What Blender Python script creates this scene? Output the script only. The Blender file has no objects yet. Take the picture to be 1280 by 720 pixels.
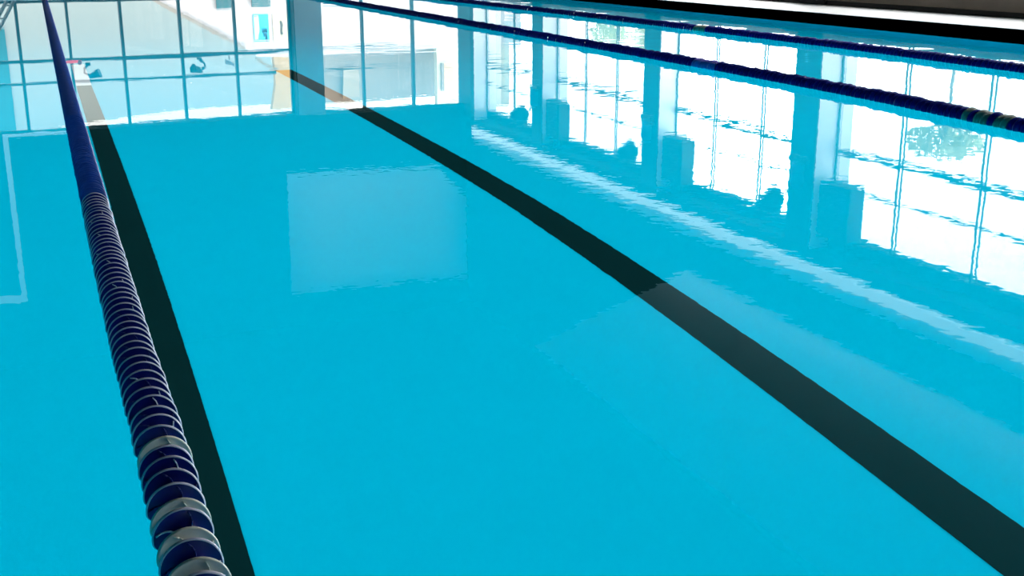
import bpy, bmesh, math, random
from mathutils import Vector, Matrix
random.seed(7)
sc = bpy.context.scene
col = sc.collection

# ------------------------------------------------------------------ render look
sc.view_settings.view_transform = 'Standard'
sc.view_settings.look = 'None'
sc.view_settings.exposure = 0.0
sc.cycles.use_denoising = True
sc.cycles.max_bounces = 14
sc.cycles.transmission_bounces = 8
sc.cycles.transparent_max_bounces = 16
sc.cycles.glossy_bounces = 6
sc.cycles.diffuse_bounces = 4
sc.cycles.sample_clamp_indirect = 30.0
sc.cycles.blur_glossy = 0.3

# ------------------------------------------------------------------ materials
def new_mat(name):
    m = bpy.data.materials.new(name); m.use_nodes = True
    return m, m.node_tree.nodes, m.node_tree.links

def paint(name, c, rough=0.6, vary=0.12, scale=6.0, spec=0.4, metal=0.0, bump=0.0):
    """Principled colour with a procedural mottling."""
    m, N, L = new_mat(name)
    b = N['Principled BSDF']
    tc = N.new('ShaderNodeTexCoord'); nz = N.new('ShaderNodeTexNoise')
    nz.inputs['Scale'].default_value = scale; nz.inputs['Detail'].default_value = 4
    L.new(tc.outputs['Object'], nz.inputs['Vector'])
    mx = N.new('ShaderNodeMix'); mx.data_type = 'RGBA'
    lo = tuple(max(0, v*(1-vary)) for v in c); hi = tuple(min(1, v*(1+vary)) for v in c)
    mx.inputs['A'].default_value = (*lo, 1); mx.inputs['B'].default_value = (*hi, 1)
    L.new(nz.outputs['Fac'], mx.inputs['Factor']); L.new(mx.outputs['Result'], b.inputs['Base Color'])
    b.inputs['Roughness'].default_value = rough; b.inputs['Metallic'].default_value = metal
    b.inputs['Specular IOR Level'].default_value = spec
    if bump:
        bp = N.new('ShaderNodeBump'); bp.inputs['Strength'].default_value = bump; bp.inputs['Distance'].default_value = 0.002
        L.new(nz.outputs['Fac'], bp.inputs['Height']); L.new(bp.outputs['Normal'], b.inputs['Normal'])
    return m

def tile_mat(name, c, grout, scale, rough=0.5, spec=0.2):
    m, N, L = new_mat(name)
    b = N['Principled BSDF']; tc = N.new('ShaderNodeTexCoord'); br = N.new('ShaderNodeTexBrick')
    br.offset = 0.0; br.inputs['Scale'].default_value = scale
    br.inputs['Color1'].default_value = (*c, 1); br.inputs['Color2'].default_value = (*[v*0.985 for v in c], 1)
    br.inputs['Mortar'].default_value = (*grout, 1); br.inputs['Mortar Size'].default_value = 0.008
    br.inputs['Brick Width'].default_value = 0.5; br.inputs['Row Height'].default_value = 0.5
    L.new(tc.outputs['Object'], br.inputs['Vector']); L.new(br.outputs['Color'], b.inputs['Base Color'])
    b.inputs['Roughness'].default_value = rough; b.inputs['Specular IOR Level'].default_value = spec
    return m

M = {}
POOL = (0.0, 0.515, 0.725)
M['pool'] = tile_mat('pool_tiles', POOL, (0.0, 0.51, 0.72), 3.0, 0.9, 0.0)
M['pool_black'] = paint('black_tiles', (0.002, 0.024, 0.025), 0.9, 0.1, 3, 0.0)
M['pool_white'] = paint('white_tiles', (0.75, 0.8, 0.82), 0.9, 0.04, 3, 0.0)
M['deck'] = paint('pale_deck', (0.82, 0.82, 0.80), 0.55, 0.05, 2.0)
M['gutter'] = paint('dark_gutter', (0.030, 0.040, 0.033), 0.45, 0.3, 8)
M['dado'] = paint('brown_dado', (0.22, 0.175, 0.135), 0.6, 0.2, 3)
M['kick'] = paint('dark_kickboard', (0.012, 0.010, 0.009), 0.6, 0.2, 3)
M['dark_wall'] = paint('dark_wall', (0.012, 0.014, 0.016), 0.8, 0.2, 1.5, 0.1)
M['ceiling'] = paint('dark_ceiling', (0.012, 0.014, 0.016), 0.9, 0.2, 1.0, 0.05)
M['upper'] = paint('grey_upper_wall', (0.62, 0.63, 0.64), 0.8, 0.1, 0.7, 0.1)
M['frame'] = paint('window_frame_metal', (0.045, 0.065, 0.070), 0.45, 0.15, 5, 0.4)
M['mullion'] = paint('window_mullion_metal', (0.22, 0.23, 0.24), 0.4, 0.1, 5, 0.5)
M['col_front'] = paint('column_dark_cladding', (0.018, 0.022, 0.026), 0.6, 0.2, 2, 0.2)  # darkened to paint in the shade on the column fronts
M['col_side'] = paint('column_pale_render', (0.86, 0.86, 0.85), 0.7, 0.05, 2, 0.2)  # paled to paint in window light on the column sides
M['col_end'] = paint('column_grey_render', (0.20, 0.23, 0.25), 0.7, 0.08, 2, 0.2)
M['white'] = paint('white_paint', (0.85, 0.85, 0.84), 0.5, 0.04, 4)
M['alu'] = paint('brushed_aluminium', (0.45, 0.46, 0.46), 0.35, 0.1, 20, 0.5, 0.8)
M['dark_plastic'] = paint('dark_plastic', (0.010, 0.014, 0.018), 0.45, 0.2, 10)
M['blue_plastic'] = paint('blue_plastic', (0.03, 0.16, 0.30), 0.4, 0.1, 10)
M['red'] = paint('red_plastic', (0.60, 0.02, 0.03), 0.4, 0.1, 10)
M['poster_blue'] = paint('blue_poster_print', (0.06, 0.50, 0.80), 0.6, 0.12, 5, 0.1)
M['poster_pale'] = paint('pale_blue_poster_print', (0.45, 0.78, 0.92), 0.6, 0.1, 5, 0.1)
M['notice'] = paint('cream_notice_paper', (0.55, 0.50, 0.36), 0.7, 0.04, 5, 0.1)
M['ink'] = paint('dark_ink', (0.015, 0.02, 0.03), 0.7, 0.1, 10, 0.1)
M['wood'] = paint('tan_wood', (0.55, 0.36, 0.22), 0.6, 0.25, 6, 0.2)
M['facade_white'] = paint('white_render_facade', (0.43, 0.405, 0.405), 0.8, 0.04, 0.5, 0.1)
M['facade_grey'] = paint('grey_render_facade', (0.235, 0.20, 0.165), 0.8, 0.08, 0.4, 0.1)
M['facade_cream'] = paint('cream_render_facade', (0.42, 0.26, 0.10), 0.8, 0.06, 0.5, 0.1)
M['roof'] = paint('brown_roof_edge', (0.22, 0.18, 0.12), 0.8, 0.2, 2, 0.1)
M['office'] = paint('pale_blue_facade', (0.195, 0.225, 0.22), 0.8, 0.05, 0.15, 0.1)
M['office_blue'] = paint('blue_facade', (0.02, 0.10, 0.12), 0.8, 0.05, 0.15, 0.1)
M['facade_beige'] = paint('beige_facade', (0.33, 0.26, 0.18), 0.8, 0.05, 0.3, 0.1)
M['fascia'] = paint('cream_awning_fabric', (0.92, 0.88, 0.80), 0.8, 0.04, 3, 0.1)
M['ground'] = paint('pale_paving', (0.60, 0.58, 0.55), 0.9, 0.12, 0.4, 0.1)
M['leaf'] = paint('pale_leaf', (0.74, 0.84, 0.42), 0.7, 0.4, 3, 0.1)
M['bark'] = paint('bark', (0.50, 0.48, 0.40), 0.9, 0.3, 6, 0.1)
M['dark_glass'] = paint('dark_window_glass', (0.02, 0.08, 0.09), 0.2, 0.2, 2, 0.5)

def glossy_float(name, c, rough=0.22, spec=0.6):
    m = paint(name, c, rough, 0.25, 30, spec)
    b = m.node_tree.nodes['Principled BSDF']
    b.inputs['Coat Weight'].default_value = 0.15; b.inputs['Coat Roughness'].default_value = 0.12
    return m
M['navy'] = glossy_float('navy_float_plastic', (0.003, 0.007, 0.15), 0.35, 0.25)
M['rim'] = glossy_float('worn_float_rim', (0.72, 0.72, 0.95), 0.25)  # pale colour paints the window highlights along the disc edges
M['royal'] = glossy_float('royal_blue_float_plastic', (0.006, 0.010, 0.22), 0.3, 0.3)
M['cream'] = glossy_float('cream_float_plastic', (0.85, 0.85, 0.68), 0.3)
M['violet'] = glossy_float('violet_float_plastic', (0.24, 0.18, 0.62), 0.3)
M['blue_float'] = glossy_float('blue_float_plastic', (0.012, 0.07, 0.36))
M['red_float'] = glossy_float('red_float_plastic', (0.55, 0.05, 0.16), 0.3)
M['yellow_grey'] = glossy_float('grey_yellow_float_plastic', (0.30, 0.30, 0.25), 0.3)
M['cable'] = paint('steel_cable', (0.25, 0.26, 0.27), 0.4, 0.2, 40, 0.5, 0.7)

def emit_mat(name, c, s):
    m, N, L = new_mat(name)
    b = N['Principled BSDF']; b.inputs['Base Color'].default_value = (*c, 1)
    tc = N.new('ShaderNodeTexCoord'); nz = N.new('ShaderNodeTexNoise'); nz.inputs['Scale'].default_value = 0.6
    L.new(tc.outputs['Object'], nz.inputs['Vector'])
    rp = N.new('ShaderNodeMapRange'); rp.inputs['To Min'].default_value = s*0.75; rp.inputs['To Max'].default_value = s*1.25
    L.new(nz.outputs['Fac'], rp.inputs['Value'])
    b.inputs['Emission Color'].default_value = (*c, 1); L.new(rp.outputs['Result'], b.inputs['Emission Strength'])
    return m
M['banner'] = emit_mat('translucent_wall_panel', (0.75, 0.85, 0.95), 0.078)  # emission added to the wall panel, in place of light falling on it
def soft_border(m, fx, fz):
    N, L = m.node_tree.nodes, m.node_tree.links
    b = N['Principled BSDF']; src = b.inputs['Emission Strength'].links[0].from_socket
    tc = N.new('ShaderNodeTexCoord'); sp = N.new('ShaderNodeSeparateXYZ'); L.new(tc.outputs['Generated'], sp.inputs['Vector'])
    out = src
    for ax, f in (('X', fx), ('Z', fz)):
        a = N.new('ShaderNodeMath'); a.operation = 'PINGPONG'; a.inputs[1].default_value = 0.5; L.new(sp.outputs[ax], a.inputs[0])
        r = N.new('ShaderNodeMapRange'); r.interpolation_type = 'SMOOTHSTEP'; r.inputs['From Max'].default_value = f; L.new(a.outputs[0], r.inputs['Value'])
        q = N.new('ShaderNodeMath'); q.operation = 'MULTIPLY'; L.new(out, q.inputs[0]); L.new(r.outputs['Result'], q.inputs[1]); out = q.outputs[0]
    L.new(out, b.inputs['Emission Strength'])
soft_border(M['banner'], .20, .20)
M['channel'] = emit_mat('lit_white_channel', (0.85, 0.95, 1.0), 0.22)  # emission added to brighten the channel, which is no lamp
M['red_lamp'] = emit_mat('red_lamp_lens', (1.0, 0.01, 0.03), 0.9)  # glow added to keep the backlit handle bar red
M['diffuser'] = emit_mat('lamp_diffuser', (1.0, 0.95, 0.90), 0.8)

def pane_mat():
    m, N, L = new_mat('window_glass')
    N.remove(N['Principled BSDF'])
    t = N.new('ShaderNodeBsdfTransparent'); t.inputs['Color'].default_value = (0.96, 0.98, 0.98, 1)
    g = N.new('ShaderNodeBsdfGlossy'); g.inputs['Roughness'].default_value = 0.02
    fr = N.new('ShaderNodeFresnel'); fr.inputs['IOR'].default_value = 1.45
    mx = N.new('ShaderNodeMixShader')
    mu = N.new('ShaderNodeMath'); mu.operation = 'MULTIPLY'; mu.inputs[1].default_value = 0.6
    L.new(fr.outputs['Fac'], mu.inputs[0]); L.new(mu.outputs[0], mx.inputs['Fac'])
    L.new(t.outputs[0], mx.inputs[1]); L.new(g.outputs[0], mx.inputs[2])
    L.new(mx.outputs[0], N['Material Output'].inputs['Surface'])
    return m
M['pane'] = pane_mat()

def water_mat():
    m, N, L = new_mat('pool_water')
    N.remove(N['Principled BSDF'])
    g = N.new('ShaderNodeBsdfGlass'); g.inputs['IOR'].default_value = 1.333; g.inputs['Roughness'].default_value = 0.0
    g.inputs['Color'].default_value = (1, 1, 1, 1)
    tc = N.new('ShaderNodeTexCoord')
    def noise(scale, sx=1.0, sy=1.0, detail=2.0):
        mp = N.new('ShaderNodeMapping'); mp.inputs['Scale'].default_value = (sx, sy, 1)
        n = N.new('ShaderNodeTexNoise'); n.inputs['Scale'].default_value = scale; n.inputs['Detail'].default_value = detail
        L.new(tc.outputs['Object'], mp.inputs['Vector']); L.new(mp.outputs['Vector'], n.inputs['Vector'])
        return n.outputs['Fac']
    def math_(op, a, b):
        x = N.new('ShaderNodeMath'); x.operation = op
        for i, v in enumerate((a, b)):
            if isinstance(v, (int, float)): x.inputs[i].default_value = v
            else: L.new(v, x.inputs[i])
        return x.outputs[0]
    sep = N.new('ShaderNodeSeparateXYZ'); L.new(tc.outputs['Object'], sep.inputs['Vector'])
    mr = N.new('ShaderNodeMapRange'); mr.interpolation_type = 'SMOOTHSTEP'
    mr.inputs['From Min'].default_value = 2.5; mr.inputs['From Max'].default_value = 6.0
    mr.inputs['To Min'].default_value = 0.12; mr.inputs['To Max'].default_value = 1.0
    L.new(sep.outputs['X'], mr.inputs['Value'])
    swell = math_('MULTIPLY', math_('MULTIPLY', noise(0.9, 1, 1, 1.5), 0.0054), mr.outputs['Result'])
    chop = math_('MULTIPLY', math_('MULTIPLY', noise(3.2, 1.0, 1.3, 1.0), 0.0005), mr.outputs['Result'])
    fx_ = math_('MULTIPLY', math_('SUBTRACT', sep.outputs['X'], 2.0), 0.5); fy_ = math_('MULTIPLY', math_('SUBTRACT', sep.outputs['Y'], 4.6), 0.4)
    fm = math_('POWER', 2.718, math_('MULTIPLY', math_('ADD', math_('MULTIPLY', fx_, fx_), math_('MULTIPLY', fy_, fy_)), -1.0))
    fine = math_('MULTIPLY', math_('MULTIPLY', noise(11.0, 1.0, 1.0, 2.0), 0.00030), math_('ADD', fm, 0.12))
    dx = math_('MULTIPLY', math_('SUBTRACT', sep.outputs['X'], 5.6), 0.38); dy = math_('MULTIPLY', math_('SUBTRACT', sep.outputs['Y'], 11.0), 0.22)
    d2 = math_('ADD', math_('MULTIPLY', dx, dx), math_('MULTIPLY', dy, dy))
    gust = math_('POWER', 2.718, math_('MULTIPLY', d2, -1.0))
    brz = math_('MULTIPLY', math_('MULTIPLY', noise(2.0, 0.7, 2.2, 1.0), 0.0022), gust)
    hgt = math_('ADD', math_('ADD', math_('ADD', swell, chop), fine), brz)
    bp = N.new('ShaderNodeBump'); bp.inputs['Strength'].default_value = 1.0; bp.inputs['Distance'].default_value = 1.0
    L.new(hgt, bp.inputs['Height']); L.new(bp.outputs['Normal'], g.inputs['Normal'])
    L.new(g.outputs[0], N['Material Output'].inputs['Surface'])
    return m
M['water'] = water_mat()

# ------------------------------------------------------------------ mesh helpers
class MB:
    def __init__(s): s.bm = bmesh.new(); s.mi = 0
    def _f(s, vs):
        try: f = s.bm.faces.new(vs); f.material_index = s.mi; return f
        except ValueError: return None
    def poly(s, pts): return s._f([s.bm.verts.new(p) for p in pts])
    def hexa(s, P):
        v = [s.bm.verts.new(p) for p in P]   # 4 bottom, 4 top
        for q in ((3,2,1,0),(4,5,6,7),(0,1,5,4),(1,2,6,5),(2,3,7,6),(3,0,4,7)): s._f([v[i] for i in q])
        return s
    def box(s, x0, x1, y0, y1, z0, z1):
        return s.hexa([(x0,y0,z0),(x1,y0,z0),(x1,y1,z0),(x0,y1,z0),(x0,y0,z1),(x1,y0,z1),(x1,y1,z1),(x0,y1,z1)])
    def prism(s, pts, off):
        """extrude a planar polygon by vector off"""
        a = [s.bm.verts.new(p) for p in pts]; b = [s.bm.verts.new(Vector(p)+Vector(off)) for p in pts]
        s._f(a[::-1]); s._f(b)
        n = len(pts)
        for i in range(n): s._f([a[i], a[(i+1)%n], b[(i+1)%n], b[i]])
        return s
    def tube(s, pts, r, seg=10, cap=True):
        pts = [Vector(p) for p in pts]; rings = []
        rr = r if isinstance(r, (list, tuple)) else [r]*len(pts)
        for i, p in enumerate(pts):
            t = (pts[min(i+1, len(pts)-1)] - pts[max(i-1, 0)]).normalized()
            a = Vector((0,0,1)) if abs(t.z) < 0.9 else Vector((1,0,0))
            u = t.cross(a).normalized(); w = t.cross(u)
            rings.append([s.bm.verts.new(p + (u*math.cos(k*2*math.pi/seg)+w*math.sin(k*2*math.pi/seg))*rr[i]) for k in range(seg)])
        for i in range(len(rings)-1):
            for k in range(seg):
                s._f([rings[i][k], rings[i][(k+1)%seg], rings[i+1][(k+1)%seg], rings[i+1][k]])
        if cap: s._f(rings[0][::-1]); s._f(rings[-1])
        return s
    def lathe(s, prof, seg=24, M4=None, mats=None):
        """prof: list of (r, y); axis = local Y. open profile, first/last closed on the axis if r == 0"""
        M4 = M4 or Matrix(); rings = []
        for r, y in prof:
            if r < 1e-6: rings.append([s.bm.verts.new(M4 @ Vector((0, y, 0)))])
            else: rings.append([s.bm.verts.new(M4 @ Vector((r*math.cos(k*2*math.pi/seg), y, r*math.sin(k*2*math.pi/seg)))) for k in range(seg)])
        for i in range(len(rings)-1):
            A, B = rings[i], rings[i+1]
            if mats: s.mi = mats[i]
            for k in range(seg):
                k2 = (k+1) % seg
                if len(A) == 1 and len(B) == 1: continue
                if len(A) == 1: s._f([A[0], B[k2], B[k]])
                elif len(B) == 1: s._f([A[k], A[k2], B[0]])
                else: s._f([A[k], A[k2], B[k2], B[k]])
        return s
    def obj(s, name, mats, parent=None, smooth=False, loc=None):
        bmesh.ops.recalc_face_normals(s.bm, faces=s.bm.faces)
        me = bpy.data.meshes.new(name); s.bm.to_mesh(me); s.bm.free()
        for m in (mats if isinstance(mats, (list, tuple)) else [mats]): me.materials.append(m)
        if smooth: me.polygons.foreach_set('use_smooth', [True]*len(me.polygons))
        o = bpy.data.objects.new(name, me); col.objects.link(o)
        if loc is not None: o.location = loc
        if parent: o.parent = parent
        return o

def bevel(o, w=0.01, seg=2):
    m = o.modifiers.new('bevel', 'BEVEL'); m.width = w; m.segments = seg; m.limit_method = 'ANGLE'
    return o
def structure(o): o['kind'] = 'structure'; return o
def tag(o, label, cat, group=None, kind=None):
    o['label'] = label; o['category'] = cat
    if group: o['group'] = group
    if kind: o['kind'] = kind
    return o
def empty(name, loc=(0,0,0), rot=(0,0,0)):
    o = bpy.data.objects.new(name, None); o.location = loc; o.rotation_euler = rot; col.objects.link(o)
    o.empty_display_size = 0.2
    return o

# ------------------------------------------------------------------ layout (metres; water surface at z = 0)
PX0, PX1, PY0 = -4.94, 10.06, 0.40        # pool sides and near end
DECK = 0.136                              # deck height above the water
DEPTH = 1.15
SK = math.radians(5.75)                   # the far end of the hall runs slightly askew to the lanes
UX, UY = math.cos(SK), math.sin(SK)
ED = 32.0                                 # end wall passes through (0, ED)
def EW(s, z, off=0.0):                    # point on the end wall: s along it, off = outwards (+) / into the hall (-)
    return Vector((s*UX - off*UY, ED + s*UY + off*UX, z))
def PE(x): return 29.3 + x*math.tan(SK)   # far end of the pool
XI = 11.57                                # front of the right-hand columns
WX = 12.0                                 # right-hand glazing plane
TOP = 9.5
LX, NY = -7.2, -4.0
def ewy(x): return ED + x*math.tan(SK)

# pool basin -------------------------------------------------------
b = MB(); b.poly([(PX0,PY0,-DEPTH),(PX1,PY0,-DEPTH),(PX1,PE(PX1),-DEPTH),(PX0,PE(PX0),-DEPTH)])
pool_floor = structure(b.obj('pool_floor', M['pool']))
pool_floor['label'] = 'bright cyan tiled pool floor under clear water'
b = MB(); b.prism([(0.245,1.0,-DEPTH),(0.375,1.0,-DEPTH),(0.385,10.80,-DEPTH),(0.262,10.80,-DEPTH)], (0,0,0.004))
o = b.obj('lane_line', M['pool_black'], pool_floor); o['label'] = 'black tiled lane line beside the near lane rope'
b = MB(); b.prism([(0.262,10.802,-DEPTH),(0.386,10.802,-DEPTH),(0.40,12.6,-DEPTH),(0.28,12.6,-DEPTH)], (0,0,0.004))
o = b.obj('lane_line_end', M['pool_white'], pool_floor); o['label'] = 'white tiled end of the lane line'  # white strip carrying on past the black line
b = MB(); b.prism([(2.140,1.0,-DEPTH),(2.335,1.0,-DEPTH),(2.325,5.5,-DEPTH),(2.235,11.38,-DEPTH),(2.075,11.38,-DEPTH),(2.150,5.5,-DEPTH)], (0,0,0.004))
o = b.obj('lane_line', M['pool_black'], pool_floor); o['label'] = 'black tiled lane line crossing the middle of the pool'
for nm, a, c in (('wall_pool_right', (PX1,PY0), (PX1,PE(PX1))), ('wall_pool_left', (PX0,PY0), (PX0,PE(PX0))),
                 ('wall_pool_near', (PX0,PY0), (PX1,PY0)), ('wall_pool_far', (PX0,PE(PX0)), (PX1,PE(PX1)))):
    b = MB(); b.poly([(*a,-DEPTH),(*c,-DEPTH),(*c,-0.01),(*a,-0.01)])
    structure(b.obj(nm, M['pool']))
b = MB(); T = 0.10
b.box(PX1,PX1+T,PY0-T,PE(PX1),-0.01,DECK-0.002)
b.box(PX0-T,PX0,PY0-T,PE(PX0),-0.01,DECK-0.002)
b.box(PX0,PX1,PY0-T,PY0,-0.01,DECK-0.002)
b.hexa([(PX0-T,PE(PX0-T),-0.01),(PX1+T,PE(PX1+T),-0.01),(PX1+T,PE(PX1+T)+T,-0.01),(PX0-T,PE(PX0-T)+T,-0.01),
        (PX0-T,PE(PX0-T),DECK-.002),(PX1+T,PE(PX1+T),DECK-.002),(PX1+T,PE(PX1+T)+T,DECK-.002),(PX0-T,PE(PX0-T)+T,DECK-.002)])
structure(b.obj('trim_1', M['gutter']))['label'] = 'dark overflow gutter band round the pool edge'
b = MB()
nx = 8
b.poly([(PX0,PY0,0),(PX1,PY0,0),(PX1,PE(PX1),0),(PX0,PE(PX0),0)])
water = structure(b.obj('water', M['water'])); water['label'] = 'clear still pool water mirroring the windows'

# deck -------------------------------------------------------------
b = MB()
def slab(x0,x1,y0a,y0b,y1a,y1b):
    b.hexa([(x0,y0a,-0.3),(x1,y0b,-0.3),(x1,y1b,-0.3),(x0,y1a,-0.3),(x0,y0a,DECK),(x1,y0b,DECK),(x1,y1b,DECK),(x0,y1a,DECK)])
slab(LX, PX0, NY, NY, ewy(LX), ewy(PX0))
slab(PX1, WX+0.3, NY, NY, ewy(PX1), ewy(WX+0.3))
slab(PX0, PX1, NY, NY, PY0, PY0)
slab(PX0, PX1, PE(PX0), PE(PX1), ewy(PX0), ewy(PX1))
structure(b.obj('floor', M['deck']))['label'] = 'pale pool deck along the far side of the water'

# hall shell -------------------------------------------------------
b = MB(); b.box(LX-0.3, LX, NY, ewy(LX), DECK, TOP); structure(b.obj('wall_left', M['dark_wall']))
b = MB(); b.box(LX-0.3, WX+0.4, NY-0.3, NY, DECK, TOP); structure(b.obj('wall_near', M['dark_wall']))
b = MB(); b.hexa([(LX-.3,NY-.3,TOP),(WX+.4,NY-.3,TOP),(WX+.4,ewy(WX)+.5,TOP),(LX-.3,ewy(LX)+.5,TOP),
                  (LX-.3,NY-.3,TOP+.3),(WX+.4,NY-.3,TOP+.3),(WX+.4,ewy(WX)+.5,TOP+.3),(LX-.3,ewy(LX)+.5,TOP+.3)])
structure(b.obj('ceiling', M['ceiling']))
SILL, HEAD = 0.40, 3.62
b = MB(); b.box(WX, WX+0.3, NY, ewy(WX), HEAD, 3.80); b.box(XI-.005, WX+0.3, NY, ewy(XI), 3.80, TOP); structure(b.obj('wall_right', M['dark_wall']))
b = MB(); b.prism([(XI-.03,NY,5.17),(XI-.03,19.6,5.17),(XI-.03,27.5,9.3),(XI-.03,NY,9.3)], (.025,0,0)); structure(b.obj('wall_right_upper', M['upper']))['label'] = 'grey upper band of the right wall'
# low brown dado in front of the glazing, with a dark kickboard
b = MB(); b.box(11.57, WX+0.1, NY, ewy(11.6)-0.4, DECK+0.07, SILL); structure(bevel(b.obj('baseboard_right', M['dado']), 0.006))['label'] = 'low brown dado ledge under the right windows'
b = MB(); b.box(11.60, WX+0.1, NY, ewy(11.6)-0.4, DECK, DECK+0.07); structure(b.obj('trim_2', M['kick']))['label'] = 'dark kickboard under the brown dado'
# end wall
EHEAD = 3.44
b = MB(); b.prism([EW(LX/UX-0.5,EHEAD,-.345), EW(WX/UX+0.1,EHEAD,-.345), EW(WX/UX+0.1,TOP,-.345), EW(LX/UX-0.5,TOP,-.345)], EW(0,0,0.64)-EW(0,0,0)); structure(b.obj('wall_far', M['dark_wall']))
b = MB(); b.prism([EW(LX/UX-0.5,DECK), EW(WX/UX+0.1,DECK), EW(WX/UX+0.1,0.24), EW(LX/UX-0.5,0.24)], EW(0,0,0.3)-EW(0,0,0)); structure(b.obj('baseboard_far', M['mullion']))
b = MB(); b.prism([EW(LX/UX-0.5,0.24), EW(-3.6,0.24), EW(-3.6,EHEAD), EW(LX/UX-0.5,EHEAD)], EW(0,0,0.3)-EW(0,0,0)); structure(b.obj('wall_far_left', M['dark_wall']))
# grey panel high on the end wall and the white channel that frames the next one, both given an added glow
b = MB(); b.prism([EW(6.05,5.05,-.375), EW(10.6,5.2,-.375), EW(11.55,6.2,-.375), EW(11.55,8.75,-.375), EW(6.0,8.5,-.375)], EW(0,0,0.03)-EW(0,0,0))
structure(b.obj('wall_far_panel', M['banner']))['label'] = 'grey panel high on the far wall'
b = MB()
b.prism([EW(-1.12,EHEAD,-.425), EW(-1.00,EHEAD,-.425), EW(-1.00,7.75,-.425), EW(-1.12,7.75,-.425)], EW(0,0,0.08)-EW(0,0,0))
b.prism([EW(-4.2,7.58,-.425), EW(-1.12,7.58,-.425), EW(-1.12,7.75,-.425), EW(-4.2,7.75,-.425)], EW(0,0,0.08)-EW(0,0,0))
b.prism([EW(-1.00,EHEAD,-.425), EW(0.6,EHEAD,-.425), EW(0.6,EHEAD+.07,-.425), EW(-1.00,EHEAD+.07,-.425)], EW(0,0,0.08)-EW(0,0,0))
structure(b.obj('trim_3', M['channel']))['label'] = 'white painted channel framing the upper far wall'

# columns ----------------------------------------------------------
col_spans = [(27.14,27.77),(21.10,21.76),(15.78,16.45),(10.10,10.75),(4.6,5.25),(-1.0,-0.35)]
ci = 0
for y0, y1 in col_spans:
    ci += 1
    b = MB()
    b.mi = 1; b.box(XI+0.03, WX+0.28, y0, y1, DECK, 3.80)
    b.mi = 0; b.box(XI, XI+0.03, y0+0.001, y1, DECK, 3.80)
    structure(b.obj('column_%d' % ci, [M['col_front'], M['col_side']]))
b = MB(); b.mi = 1; b.hexa([(XI+.03,32.2,DECK),(WX+.28,32.2,DECK),(WX+.28,ewy(WX),DECK),(XI+.03,ewy(XI),DECK),(XI+.03,32.2,3.8),(WX+.28,32.2,3.8),(WX+.28,ewy(WX),3.8),(XI+.03,ewy(XI),3.8)])
b.mi = 0; b.hexa([(XI-.08,32.2,DECK),(XI+.03,32.2,DECK),(XI+.03,ewy(XI),DECK),(XI-.08,ewy(XI-.08),DECK),(XI-.08,32.2,3.8),(XI+.03,32.2,3.8),(XI+.03,ewy(XI),3.8),(XI-.08,ewy(XI-.08),3.8)])
structure(b.obj('column_7', [M['col_front'], M['col_side']]))
b = MB(); b.mi = 0; b.prism([EW(6.50,DECK,-.34), EW(7.26,DECK,-.34), EW(7.26,EHEAD,-.34), EW(6.50,EHEAD,-.34)], EW(0,0,0.6)-EW(0,0,0))
b.mi = 1; b.prism([EW(6.47,DECK,-.33), EW(6.50,DECK,-.33), EW(6.50,EHEAD,-.33), EW(6.47,EHEAD,-.33)], EW(0,0,0.58)-EW(0,0,0))
structure(b.obj('column_8', [M['col_end'], M['col_front']]))

# right-hand windows -------------------------------------------------
def right_window(n, y0, y1, muls):
    fr = MB(); t = 0.035
    A, B = WX-.012, WX+.012
    fr.box(A, B, y0, y1, SILL, SILL+.05); fr.box(A, B, y0, y1, HEAD-.05, HEAD)
    fr.box(A, B, y0, y0+.03, SILL, HEAD); fr.box(A, B, y1-.03, y1, SILL, HEAD)
    win = structure(fr.obj('window_%d' % n, M['frame']))
    tr = MB(); tr.box(A, B, y0, y1, 2.145, 2.175); tr.box(A, B, y0, y1, 2.205, 2.275)
    tr.obj('transom', M['frame'], win)
    tr = MB(); tr.box(A, B, y0, y1, 2.775, 2.81); tr.obj('transom', M['frame'], win)
    for ym in muls:
        mm = MB(); mm.box(A, B, ym-.050, ym-.032, SILL, HEAD); mm.box(A, B, ym+.030, ym+.055, SILL, HEAD)
        mm.obj('mullion', M['frame'], win)
    p = MB(); p.poly([(WX+.02,y0,SILL),(WX+.02,y1,SILL),(WX+.02,y1,HEAD),(WX+.02,y0,HEAD)]); p.obj('pane', M['pane'], win)
right_window(1, 27.77, 32.2, (30.04, 28.5))
right_window(2, 21.76, 27.14, (25.45, 23.82, 22.4))
right_window(3, 16.45, 21.10, (19.58, 17.96))
right_window(4, 10.75, 15.78, (14.19, 12.47))
right_window(5, 5.25, 10.10, (8.6, 7.0))
right_window(6, -0.35, 4.6, (3.0, 1.4))

# far windows ---------------------------------------------------------
def ebox(b, s0, s1, z0, z1, o0, o1): b.prism([EW(s0,z0,o0),EW(s1,z0,o0),EW(s1,z1,o0),EW(s0,z1,o0)], EW(0,0,o1)-EW(0,0,o0)); return b
def far_window(n, s0, s1, muls, trs):
    b = MB(); ebox(b,s0,s1,.24,.30,-.03,.07); ebox(b,s0,s1,EHEAD-.04,EHEAD,-.03,.07); ebox(b,s0,s0+.06,.24,EHEAD,-.03,.07); ebox(b,s1-.06,s1,.24,EHEAD,-.03,.07)
    win = structure(b.obj('window_%d' % n, M['frame']))
    for a, c, z, t in trs:
        b = MB(); ebox(b,a,c,z-t/2,z+t/2,-.04,.07); b.obj('transom', M['frame'], win)
    for sm, t in muls:
        b = MB(); ebox(b,sm-t/2,sm+t/2,.24,EHEAD,-.06,.07); b.obj('mullion', M['frame'], win)
    b = MB(); b.poly([EW(s0,.24,.02),EW(s1,.24,.02),EW(s1,EHEAD,.02),EW(s0,EHEAD,.02)]); b.obj('pane', M['pane'], win)
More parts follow.
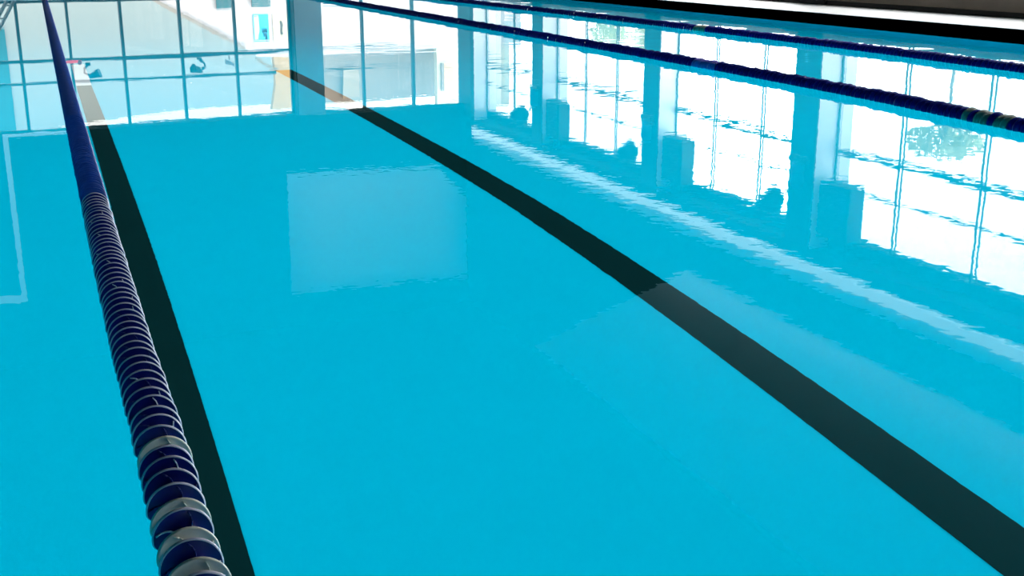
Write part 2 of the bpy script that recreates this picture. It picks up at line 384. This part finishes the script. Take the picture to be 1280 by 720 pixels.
far_window(7, -3.6, 6.47, ((-2.0,.06),(-0.45,.07),(0.73,.06),(2.02,.07),(3.50,.07),(4.94,.065)), ((-3.6,6.47,1.72,.085),(-3.6,6.0,2.27,.055)))
far_window(8, 7.26, 11.60, ((8.54,.065),(10.07,.075)), ((7.26,10.07,1.68,.03),(7.26,10.07,2.26,.035)))

# strip light along the right wall --------------------------------------
sl = empty('strip_light', (XI-.035, 14.0, 4.12))
tag(sl, 'long white strip light running along the right wall above the windows', 'strip light')
b = MB(); b.box(-.03, 0, -17.5, 18.0, -.13, .30); b.obj('housing', M['white'], sl)
b = MB(); b.box(-.10, -.03, -17.5, 18.0, -.10, .08); bevel(b.obj('diffuser', M['diffuser'], sl), .02)

# ------------------------------------------------------------------ lane ropes
def catmull(P, n=24):
    out = []
    Q = [P[0]*2-P[1]] + P + [P[-1]*2-P[-2]]
    for i in range(1, len(Q)-2):
        p0,p1,p2,p3 = Q[i-1:i+3]
        for k in range(n):
            t = k/n
            out.append(0.5*((2*p1)+(p2-p0)*t+(2*p0-5*p1+4*p2-p3)*t*t+(3*p1-p0-3*p2+p3)*t**3))
    out.append(P[-1]); return out
def resample(path, step):
    out = []; acc = 0.0; nxt = step*0.5
    for a, c in zip(path, path[1:]):
        L = (c-a).length
        while nxt <= acc+L:
            f = (nxt-acc)/L; out.append((a.lerp(c, f), (c-a).normalized())); nxt += step
        acc += L
    return out
R = 0.054
def profiles(H):
    disc = [(0.010,-.027),(H-.004,-.027),(H,-.023),(H,-.004),(0.0500,-.0030),(0.0512,-.0036),(0.0530,-.0030),(0.0540,-.001),(0.0540,.001),(0.0530,.0030),(0.0512,.0036),(0.0500,.0030),(H,.004),(H,.023),(H-.004,.027),(0.010,.027)]
    low = [(H-.003,-.028),(H,-.025),(H,-.005),(0.052,-.004),(0.054,-.002),(0.054,.002),(0.052,.004),(H,.005),(H,.025),(H-.003,.028)]
    return disc, low
def disc_mesh(name, body, rim, HUB):
    b = MB(); DISC = profiles(HUB)[0]
    mats = [0]*len(DISC)
    for i in (5,6,7,8,9): mats[i] = 1
    b.lathe(DISC, 48, mats=mats)
    for k in range(4 if HUB < .03 else 0):
        b.mi = 1 if k == 0 else 0      # curved vanes standing out of both faces
        a0 = k*math.pi/2
        for side in (-1, 1):
            pts = []
            for j in range(5):
                r = HUB-.002+(.050-HUB)*j/4; a = a0+0.5*(j/4)**1.4
                pts.append((r*math.cos(a), r*math.sin(a)))
            for (x0,z0),(x1,z1) in zip(pts, pts[1:]):
                dx, dz = x1-x0, z1-z0; L = math.hypot(dx,dz); nx_, nz_ = -dz/L*.0012, dx/L*.0012
                ya, yb = side*.002, side*.0065
                b.hexa([(x0-nx_,ya,z0-nz_),(x1-nx_,ya,z1-nz_),(x1+nx_,ya,z1+nz_),(x0+nx_,ya,z0+nz_),
                        (x0-nx_,yb,z0-nz_),(x1-nx_,yb,z1-nz_),(x1+nx_,yb,z1+nz_),(x0+nx_,yb,z0+nz_)])
    o = b.obj(name, [body, rim]); me = o.data
    me.polygons.foreach_set('use_smooth', [True]*len(me.polygons))
    bpy.data.objects.remove(o)
    return me
DM = {(k, H): disc_mesh('float_disc_'+k, M[k], M['rim' if k == 'navy' and H < .03 else k], H)
      for k in ('navy','blue_float','cream','violet','yellow_grey','red_float','royal') for H in (.021, .045)}
ZR = 0.006
def orient(p, t):
    return Matrix.LookAt(p, p+t, Vector((0,0,1))) if False else Matrix.Translation(p) @ t.to_track_quat('Y', 'Z').to_matrix().to_4x4()

def lane_rope(label, pts, colour_of, y_parts, H, jit):
    LOW = profiles(max(H, .030))[1]
    path = catmull([Vector((x,y,ZR)) for x, y in pts])
    root = empty('lane_rope', path[0])
    tag(root, label, 'lane rope', 'floating lane ropes')
    inv = Matrix.Translation(-path[0])
    bpy.context.view_layer.update()
    b = MB(); b.tube([p-path[0] for p in path], 0.006, 8); b.obj('cable', M['cable'], root, True)
    for nm, p, q in (('end_hook', path[0], path[1]), ('end_hook', path[-1], path[-2])):
        d = (p-q).normalized(); b = MB()
        c = [p-path[0]-d*0.05+Vector((0,0,0.0))]
        b.tube([p-path[0]-d*0.16, p-path[0]-d*0.08], [0.016,0.016], 10)
        ring = [p-path[0]-d*0.05+(d*math.cos(a)+Vector((0,0,1))*math.sin(a))*0.028 for a in [k*math.pi/8 for k in range(17)]]
        b.tube(ring, 0.006, 8, False); b.obj(nm, M['alu'], root, True)
    S = [q for q in resample(path, 0.058)][4:-4]
    first = next(i for i, (p, t) in enumerate(S) if p.y >= y_parts)
    near = set(range(first, min(first+100, len(S))))
    cols = ['navy','blue_float','cream','violet','yellow_grey','red_float','royal']
    b = MB()
    for i, (p, t) in enumerate(S):
        k = colour_of(p.y, i)
        if k == 'cream': p = p - t*0.014
        big = 1.2 if H > .03 else 1.0
        tt = (t + Vector((random.uniform(-.05,.05), 0, random.uniform(-.05,.05)))).normalized()
        m4 = inv @ orient(p+Vector((random.uniform(-jit,jit), 0, random.uniform(-jit,jit))), tt) @ Matrix.Rotation(random.uniform(0,6.28), 4, 'Y') @ Matrix.Diagonal((big*random.uniform(1-jit*8,1+jit*8), 1, big, 1))
        if i in near:
            o = bpy.data.objects.new('float_disc', DM[(k, H)]); col.objects.link(o); o.parent = root; o.matrix_local = m4
            if k == 'cream': o['label'] = 'cream float disc'
            elif k == 'yellow_grey': o['label'] = 'yellowish grey float disc'
            elif k == 'violet': o['label'] = 'violet float disc'
        else:
            b.mi = cols.index(k); b.lathe(LOW, 16, m4)
    o = b.obj('float_discs', [M[k] for k in cols], root, True); o['kind'] = 'stuff'
    return root

def c1(y, i):
    if y > 25.0: return 'red_float'
    if y < 2.02 and i % 2: return 'cream'
    if abs(y-2.27) < .03: return 'cream'
    return 'navy' if y < 4.9 else 'blue_float'
def c2(y, i):
    if 5.19 < y < 5.58: return 'yellow_grey' if i % 3 else 'royal'
    if 8.75 < y < 9.15: return 'violet'
    return 'royal' if y < 14 else 'navy'
def c3(y, i):
    if 12.9 < y < 13.2: return 'yellow_grey'
    return 'royal' if y < 14 else 'navy'
lane_rope('thick navy disc lane rope running up the left, with cream discs at its near end', [(0.15,PY0),(0.148,1.8),(0.148,2.45),(0.142,3.65),(0.152,8.2),(0.20,26),(0.21,PE(.21))], c1, 1.60, .021, .0015)
lane_rope('navy lane rope across the upper right with a grey yellow patch of floats', [(4.75,PY0),(5.16,5.1),(5.33,7.3),(5.39,11.29),(5.45,23),(5.46,PE(5.46))], c2, 4.95, .045, .005)
lane_rope('farthest thin navy lane rope, nearest the pale deck edge', [(7.3,PY0),(7.64,7.63),(7.75,10.67),(7.72,16.2),(7.55,22.95),(7.5,PE(7.5))], c3, 7.4, .045, .005)

# ------------------------------------------------------------------ fittings on the columns
def column_lamp(y0, y1, label):
    """box with a rounded cover on the column face and a bell shaped lamp hung above it"""
    yc = (y0+y1)/2
    r = empty('floodlight', (XI, yc, 2.35)); tag(r, label, 'floodlight', 'floodlights on the columns')
    b = MB(); b.box(-.10, 0, -.24, .24, 0, .12); bevel(b.obj('mounting_box', M['dark_plastic'], r), .015)
    b = MB(); b.tube([(-.05,0,.10),(-.06,0,.40)], [.12,.12], 16)
    b.lathe([(0.12,0),(0.11,.06),(.07,.11),(0,.13)], 16, Matrix.Translation((-.06,0,.40)) @ Matrix.Rotation(math.pi/2,4,'X'))
    b.obj('cover', M['blue_plastic'], r, True)
    b = MB(); b.tube([(-.04,.1,.45),(-.12,.2,.62),(-.25,.3,.74)], .022, 10); b.obj('arm', M['dark_plastic'], r, True)
    m4 = Matrix.Translation((-.28,.42,.78)) @ Matrix.Rotation(math.radians(-50),4,'X') @ Matrix.Rotation(math.radians(25),4,'Z')
    b = MB(); b.lathe([(0,-.24),(.10,-.22),(.18,-.15),(.225,-.05),(.24,.05),(.235,.12),(.22,.12),(.17,.0),(0,-.06)], 24, m4); bell = b.obj('bell', M['dark_plastic'], r, True)
    b = MB(); b.lathe([(.215,.11),(.24,.115),(.245,.15),(.225,.155),(.212,.14),(.215,.11)], 24, m4); b.obj('rim', M['white'], bell, True)['label'] = 'white rim'
column_lamp(15.78, 16.45, 'dark bell floodlight mirrored beside the nearest window column')
column_lamp(21.10, 21.76, 'dark bell floodlight on the second window column from the right')
column_lamp(27.14, 27.77, 'dark bell floodlight on the column nearest the hall corner')
def heater(y0, label):
    r = empty('air_heater', (WX-.02, y0-.05, 2.62)); tag(r, label, 'air heater', 'air heaters at the window tops')
    b = MB(); b.box(-.32, 0, -.80, 0, .05, .98); casing = bevel(b.obj('casing', M['col_front'], r), .04, 3)
    b = MB()
    for k in range(6): b.box(-.335, -.315, -.72, -.08, .15+k*.13, .21+k*.13)
    b.obj('grille', M['dark_plastic'], casing)
    b = MB(); b.tube([(-.16,-.2,.98),(-.16,-.2,1.3)], .03, 10); b.tube([(-.16,-.6,.98),(-.16,-.6,1.3)], .03, 10); b.obj('hanger', M['dark_plastic'], r, True)
heater(15.78, 'dark box heater at the window top beside the nearest column')
heater(21.10, 'dark box heater at the window top beside the second column from the right')
heater(27.14, 'dark box heater at the window top beside the column nearest the corner')
# small diamond plate and two flat bands low on the nearest column
r = empty('diamond_sign', (XI, 16.15, 0.72)); tag(r, 'small dark diamond sign low on the nearest window column', 'sign')
b = MB(); b.prism([(-.012,0,-.09),(-.012,.09,0),(-.012,0,.09),(-.012,-.09,0)], (.012,0,0)); plate = b.obj('plate', M['dark_plastic'], r)
b = MB(); b.prism([(-.014,0,-.05),(-.014,.05,0),(-.014,0,.05),(-.014,-.05,0)], (.003,0,0)); b.obj('emblem', M['blue_plastic'], plate)

# ------------------------------------------------------------------ things on the far window
CAMZ = 1.0
def beyond(s, z, D):
    """where a line of sight through the far glass at (s, z) meets the plane D behind the glass"""
    k = (ED*UX + D)/(ED*UX); q = EW(s, z); e = Vector((0,0,-CAMZ))
    return e + (q-e)*k
def at_end(name, s, z, off): return empty(name, EW(s, z, off), (0, 0, SK))
# poster and notice taped inside the glass
SC14 = (ED*UX+14)/(ED*UX)
r = empty('poster', beyond(5.66,.72,13.98), (0,0,SK)); r.scale = (SC14,)*3; tag(r, 'blue poster with dark figures on the white outbuilding behind the far glass', 'poster')
b = MB(); b.box(-.21,.21,-.012,0,0,.70); sheet = b.obj('sheet', M['poster_blue'], r)
b = MB(); b.prism([(-.19,-.014,.04),(-.06,-.014,.04),(-.05,-.014,.42),(-.10,-.014,.62),(-.19,-.014,.66)], (0,.003,0)); b.obj('pale_print', M['poster_pale'], sheet)
b = MB()
for (x, z, w, h_) in ((.08,.34,.16,.05),(.09,.42,.15,.06),(.10,.50,.11,.09),(.13,.60,.06,.08)): b.box(x-w/2,x+w/2,-.016,-.012,z,z+h_)
b.obj('dark_print', M['ink'], sheet)
r = empty('notice', beyond(6.21,.74,13.98), (0,0,SK)); r.scale = (SC14,)*3; tag(r, 'cream notice with one column of dark lettering beside the blue poster', 'notice')
b = MB(); b.box(-.22,.22,-.012,0,0,.69); sheet = b.obj('sheet', M['notice'], r)
b = MB(); b.box(-.22,.22,-.018,0,.67,.72); b.obj('top_batten', M['wood'], r)
b = MB()
for k in range(9):
    w = random.uniform(.05,.09); b.box(-.03,w-.03,-.018,-.010,.16+k*.045,.16+k*.045+.034)
b.obj('lettering', M['ink'], sheet)
# spotlights clamped on the transom
def spot(s, z, label, flip, matb, math_):
    r = at_end('spotlight', s, z, -.06); tag(r, label, 'spotlight', 'spotlights on the far window bars')
    b = MB(); b.box(-.06,.06,-.10,0,-.05,.04); bevel(b.obj('clamp', matb, r), .01)
    b = MB(); b.tube([(0,-.06,.03),(-.10*flip,-.12,.10),(-.12*flip,-.16,.20),(.02*flip,-.20,.28)], .03, 10); b.obj('bracket', matb, r, True)
    m4 = Matrix.Translation((.12*flip,-.22,.26)) @ Matrix.Rotation(math.radians(70*flip),4,'Z') @ Matrix.Rotation(math.radians(20),4,'X')
    b = MB(); b.lathe([(0,.15),(.06,.14),(.08,.05),(.115,-.12),(.12,-.14),(.10,-.13),(0,-.10)], 20, m4); b.obj('lamp_head', math_, r, True)
spot(1.10, 1.83, 'dark spotlight with blue head on the far window bar by the near rope', 1, M['dark_plastic'], M['blue_plastic'])
spot(3.92, 1.82, 'dark cone spotlight on the far window bar left of the pale camera', -1, M['dark_plastic'], M['dark_plastic'])
r = at_end('security_camera', 4.72, 1.86, -.06); tag(r, 'small pale security camera on the far window bar', 'camera')
b = MB(); b.tube([(0,0,-.08),(0,-.06,.02)], .02, 10); b.obj('mount', M['alu'], r, True)
b = MB(); b.hexa([(-.13,-.14,.0),(.11,-.14,.10),(.11,-.04,.10),(-.13,-.04,.0),(-.13,-.14,.10),(.11,-.14,.20),(.11,-.04,.20),(-.13,-.04,.10)]); bevel(b.obj('body', M['alu'], r), .015)
r = at_end('signal_lamp', .76, 1.755, -.12); tag(r, 'small red signal lamp bar on the far window bar by the near rope', 'lamp')  # handle bar that glows by added emission
b = MB(); b.tube([(-.2,0,0),(.12,0,0)], .03, 10); bar = b.obj('bar', M['red_lamp'], r, True)
b = MB(); b.lathe([(0,-.06),(.04,-.05),(.06,0),(.04,.05),(0,.06)], 14, Matrix.Translation((.15,0,.02))); b.obj('knob', M['red'], bar, True)
# folding ladder leaning on the far glass
r = at_end('ladder', -.62, DECK, -.30); tag(r, 'grey metal ladder leaning against the far left glass', 'ladder')
def rail(x): 
    b = MB(); p0, p1 = Vector((x,-.25,0)), Vector((x-1.35,.22,2.3))
    b.tube([p0,p1], .04, 4); b.obj('rail', M['alu'], r)
rail(0.0); rail(0.16)
b = MB()
for k in range(7):
    f = (k+.6)/7.5; x = -1.35*f; y = -.25+.47*f; z = 2.3*f; b.tube([(x,y,z),(x+.16,y,z)], .018, 8)
b.obj('rungs', M['alu'], r)
# ------------------------------------------------------------------ outside the far glass
def outside(name, polys, m, D, thick, parent=None):
    b = MB()
    for pts in polys: b.prism([beyond(s,z,D) for s,z in pts], EW(0,0,thick)-EW(0,0,0))
    return b.obj(name, m, parent)
b = MB(); b.poly([(-60,ewy(-60)+.4,-.05),(60,ewy(60)+.4,-.05),(60,140,-.05),(-60,140,-.05)]); structure(b.obj('ground', M['ground']))
b = MB(); b.poly([(WX+.4,-30,-.06),(70,-30,-.06),(70,38.5,-.06),(WX+.4,32.9,-.06)]); structure(b.obj('ground_side', M['ground']))
# white gabled outbuilding
g0 = empty('white_outbuilding', beyond(5.0, -.62, 14)); tag(g0, 'white outbuilding with sloping roof edge behind the far glass', 'building')
def child(o, p):
    bpy.context.view_layer.update()
    o.parent = p; o.matrix_parent_inverse = p.matrix_world.inverted()
    return o
child(outside('wall', [[(2.6,-.6),(2.6,.13),(3.23,.49),(4.85,1.41),(5.62,1.86),(11.5,1.86),(13.6,1.86),(13.6,-.6)]], M['facade_white'], 14, .3), g0)
child(outside('roof_edge', [[(2.55,.10),(2.60,.06),(3.25,.44),(4.87,1.36),(5.2,1.57),(5.18,1.63),(4.83,1.44),(3.21,.53)]], M['facade_grey'], 13.9, .1), g0)
for s0, s1, z0, z1 in ((4.50,4.90,.0,.56),(5.45,5.96,.0,.51),(7.45,7.95,.0,.52)):
    w = child(outside('window', [[(s0,z0),(s1,z0),(s1,z1),(s0,z1)]], M['dark_glass'], 13.85, .1), g0)
g1 = empty('cream_house', beyond(6.2, -.6, 16)); tag(g1, 'cream house wall with brown eave behind the grey column', 'building')
child(outside('wall', [[(5.90,-.6),(6.9,-.6),(6.9,3.3),(5.84,3.3),(5.98,2.6)]], M['facade_cream'], 16, .3), g1)
child(outside('eave', [[(5.5,1.86),(5.95,2.14),(6.1,2.22),(6.0,2.26),(5.85,2.18),(5.45,1.90)]], M['roof'], 15.9, .1), g1)
g2 = empty('grey_block', beyond(9, -.6, 17)); tag(g2, 'low grey block seen through the far right glass', 'building')
child(outside('wall', [[(6.6,-.6),(10.9,-.6),(10.9,3.22),(6.6,3.18)]], M['facade_grey'], 17, .3), g2)
child(outside('chimney', [[(7.95,2.3),(8.4,2.3),(8.4,3.1),(7.9,3.1)]], M['facade_beige'], 16.8, .1), g2)
g3 = empty('cream_block', beyond(11.3, -.6, 15)); tag(g3, 'cream block beside the hall corner column', 'building')
child(outside('wall', [[(10.82,-.6),(13.2,-.6),(13.2,3.6),(10.82,3.6)]], M['notice'], 15, .3), g3)
dw = child(outside('door', [[(11.05,2.32),(11.35,2.32),(11.35,2.99),(11.05,2.99)]], M['wood'], 14.9, .1), g3)
b_ = child(outside('door_frame', [[(10.97,2.28),(11.05,2.28),(11.05,3.04),(10.97,3.04)]], M['facade_grey'], 14.88, .1), dw)
g4 = empty('office_block', beyond(2, -.6, 40)); tag(g4, 'long pale blue office block far behind the left glass', 'building')
child(outside('wall', [[(-8,-.6),(6.9,-.6),(6.9,3.14),(3.4,3.14),(2.0,3.24),(-1.0,3.5),(-8,3.5)]], M['office'], 40, .5), g4)
child(outside('lower_wall', [[(-8,.9),(-0.75,.9),(-0.75,3.5),(-8,3.5)]], M['office_blue'], 39.8, .1), g4)
# ------------------------------------------------------------------ trees outside the right-hand glass
def tree(x, y, z0, z1, rad, label):
    r = empty('tree', (x, y, -.05)); tag(r, label, 'tree', 'trees outside the right windows')
    b = MB(); b.tube([(0,0,0),(.05,0,z0*.6),(0,.04,z0+.4*(z1-z0))], [.05,.04,.02], 10)
    for k in range(5):
        a = k*1.26; b.tube([(0,0,z0*.8),(math.cos(a)*rad*.5,math.sin(a)*rad*.5,z0+.5*(z1-z0))], [.02,.008], 8)
    b.obj('trunk', M['bark'], r, True)
    b = MB()
    for k in range(520):
        while True:
            v = Vector((random.uniform(-1,1),random.uniform(-1,1),random.uniform(-1,1)))
            if .15 < v.length < 1: break
        c = Vector((v.x*rad, v.y*rad, (z0+z1)/2+v.z*(z1-z0)/2))
        u = Vector((random.gauss(0,1),random.gauss(0,1),random.gauss(0,.6))).normalized(); w = u.orthogonal().normalized(); L = random.uniform(.09,.16)
        b.poly([c-u*L, c+w*L*.45, c+u*L, c-w*L*.45])
    b.obj('foliage', M['leaf'], r)
def right_beyond(y, z, X):     # on the line of sight that crosses the right glass at (y, z)
    k = X/WX; return y*k, (z+CAMZ)*k - CAMZ
for y, za, zb, X, rad, lab in ((13.3,1.45,2.0,18,.85,'small pale green tree outside the nearest bay of right windows'),
                          (24.2,.55,1.25,18,.8,'pale green tree outside the middle bay of right windows'),
                          (22.35,.55,1.25,21.5,.7,'pale green tree close beside the second column from the right')):
    yy, z0 = right_beyond(y, za, X); _, z1 = right_beyond(y, zb, X)
    tree(X, yy, z0, z1, rad, lab)

# ------------------------------------------------------------------ light
w = bpy.data.worlds.new('hazy_sky'); sc.world = w; w.use_nodes = True
N, L = w.node_tree.nodes, w.node_tree.links
bg = N['Background']
tc = N.new('ShaderNodeTexCoord'); sp = N.new('ShaderNodeSeparateXYZ'); L.new(tc.outputs['Generated'], sp.inputs['Vector'])
mr = N.new('ShaderNodeMapRange'); mr.interpolation_type = 'SMOOTHSTEP'
mr.inputs['From Min'].default_value = 0.20; mr.inputs['From Max'].default_value = 0.46
L.new(sp.outputs['X'], mr.inputs['Value'])
mx = N.new('ShaderNodeMix'); mx.data_type = 'RGBA'
SKY_END, SKY_SIDE = (2.2, 2.2, 2.1), (10.0, 10.0, 10.0)
mx.inputs['A'].default_value = (*SKY_END, 1); mx.inputs['B'].default_value = (*SKY_SIDE, 1)
L.new(mr.outputs['Result'], mx.inputs['Factor']); L.new(mx.outputs['Result'], bg.inputs['Color'])
bg.inputs['Strength'].default_value = 1.0
sun = bpy.data.lights.new('sun', 'SUN'); sun.energy = 3.0; sun.angle = math.radians(3); sun.color = (1, .96, .9)
so = bpy.data.objects.new('sun', sun); col.objects.link(so)
so.rotation_euler = Vector((0.10, 0.62, -0.78)).to_track_quat('-Z', 'Y').to_euler()
# added fill: unseen lamps under the surface, standing in for daylight in the water
def lamp(name, sx, sy, e, loc, rot=(0,0,0), c=(1,1,1)):
    l = bpy.data.lights.new(name, 'AREA'); l.shape = 'RECTANGLE'; l.size = sx; l.size_y = sy; l.energy = e; l.color = c
    o = bpy.data.objects.new(name, l); col.objects.link(o); o.location = loc; o.rotation_euler = rot
def fresnel(e, n=1.333):
    ci = math.sin(e); ct = math.sqrt(1-(1-ci*ci)/n/n)
    return 0.5*(((ci-n*ct)/(ci+n*ct))**2+((n*ci-ct)/(n*ci+ct))**2)
NXL, NYL = 6, 14
tw, tl = (PX1-PX0-.1)/NXL, 28.4/NYL
for ix in range(NXL):
    for iy in range(NYL):
        lx, ly = PX0+.05+tw*(ix+.5), PY0+.1+tl*(iy+.5)
        yw = max(.8, math.hypot(ly, lx*.9)-1.0)
        g = .95/(1-fresnel(math.atan(1/yw)))
        g = min(g, 1.75)
        if lx < 5.4 and ly > 11.5: g *= max(.42, 1-(ly-11.5)*.13)
        lamp('pool_lamp', tw, tl, 2.03*g*tw*tl, (lx, ly, -.08))
lamp('wall_uplight', 0.06, 24.0, 70, (XI-.30, 9.0, 5.05), (0, math.radians(180-25), 0))  # added unseen fill lamp that brightens the grey upper wall
# ------------------------------------------------------------------ camera
yaw, pitch, roll = .377866, .282865, -.000648
fwd = Vector((math.sin(yaw)*math.cos(pitch), math.cos(yaw)*math.cos(pitch), -math.sin(pitch)))
rt = Vector((math.cos(yaw), -math.sin(yaw), 0)); up = rt.cross(fwd)
r2 = rt*math.cos(roll)+up*math.sin(roll); u2 = up*math.cos(roll)-rt*math.sin(roll)
cam = bpy.data.cameras.new('camera'); cam.sensor_width = 36; cam.lens = 1462.64/1280*36
cam.clip_start = 0.02; cam.clip_end = 500
co = bpy.data.objects.new('camera', cam); col.objects.link(co)
m = Matrix((r2, u2, -fwd)).transposed().to_4x4(); m.translation = Vector((0,0,CAMZ))
co.matrix_world = m
sc.camera = co
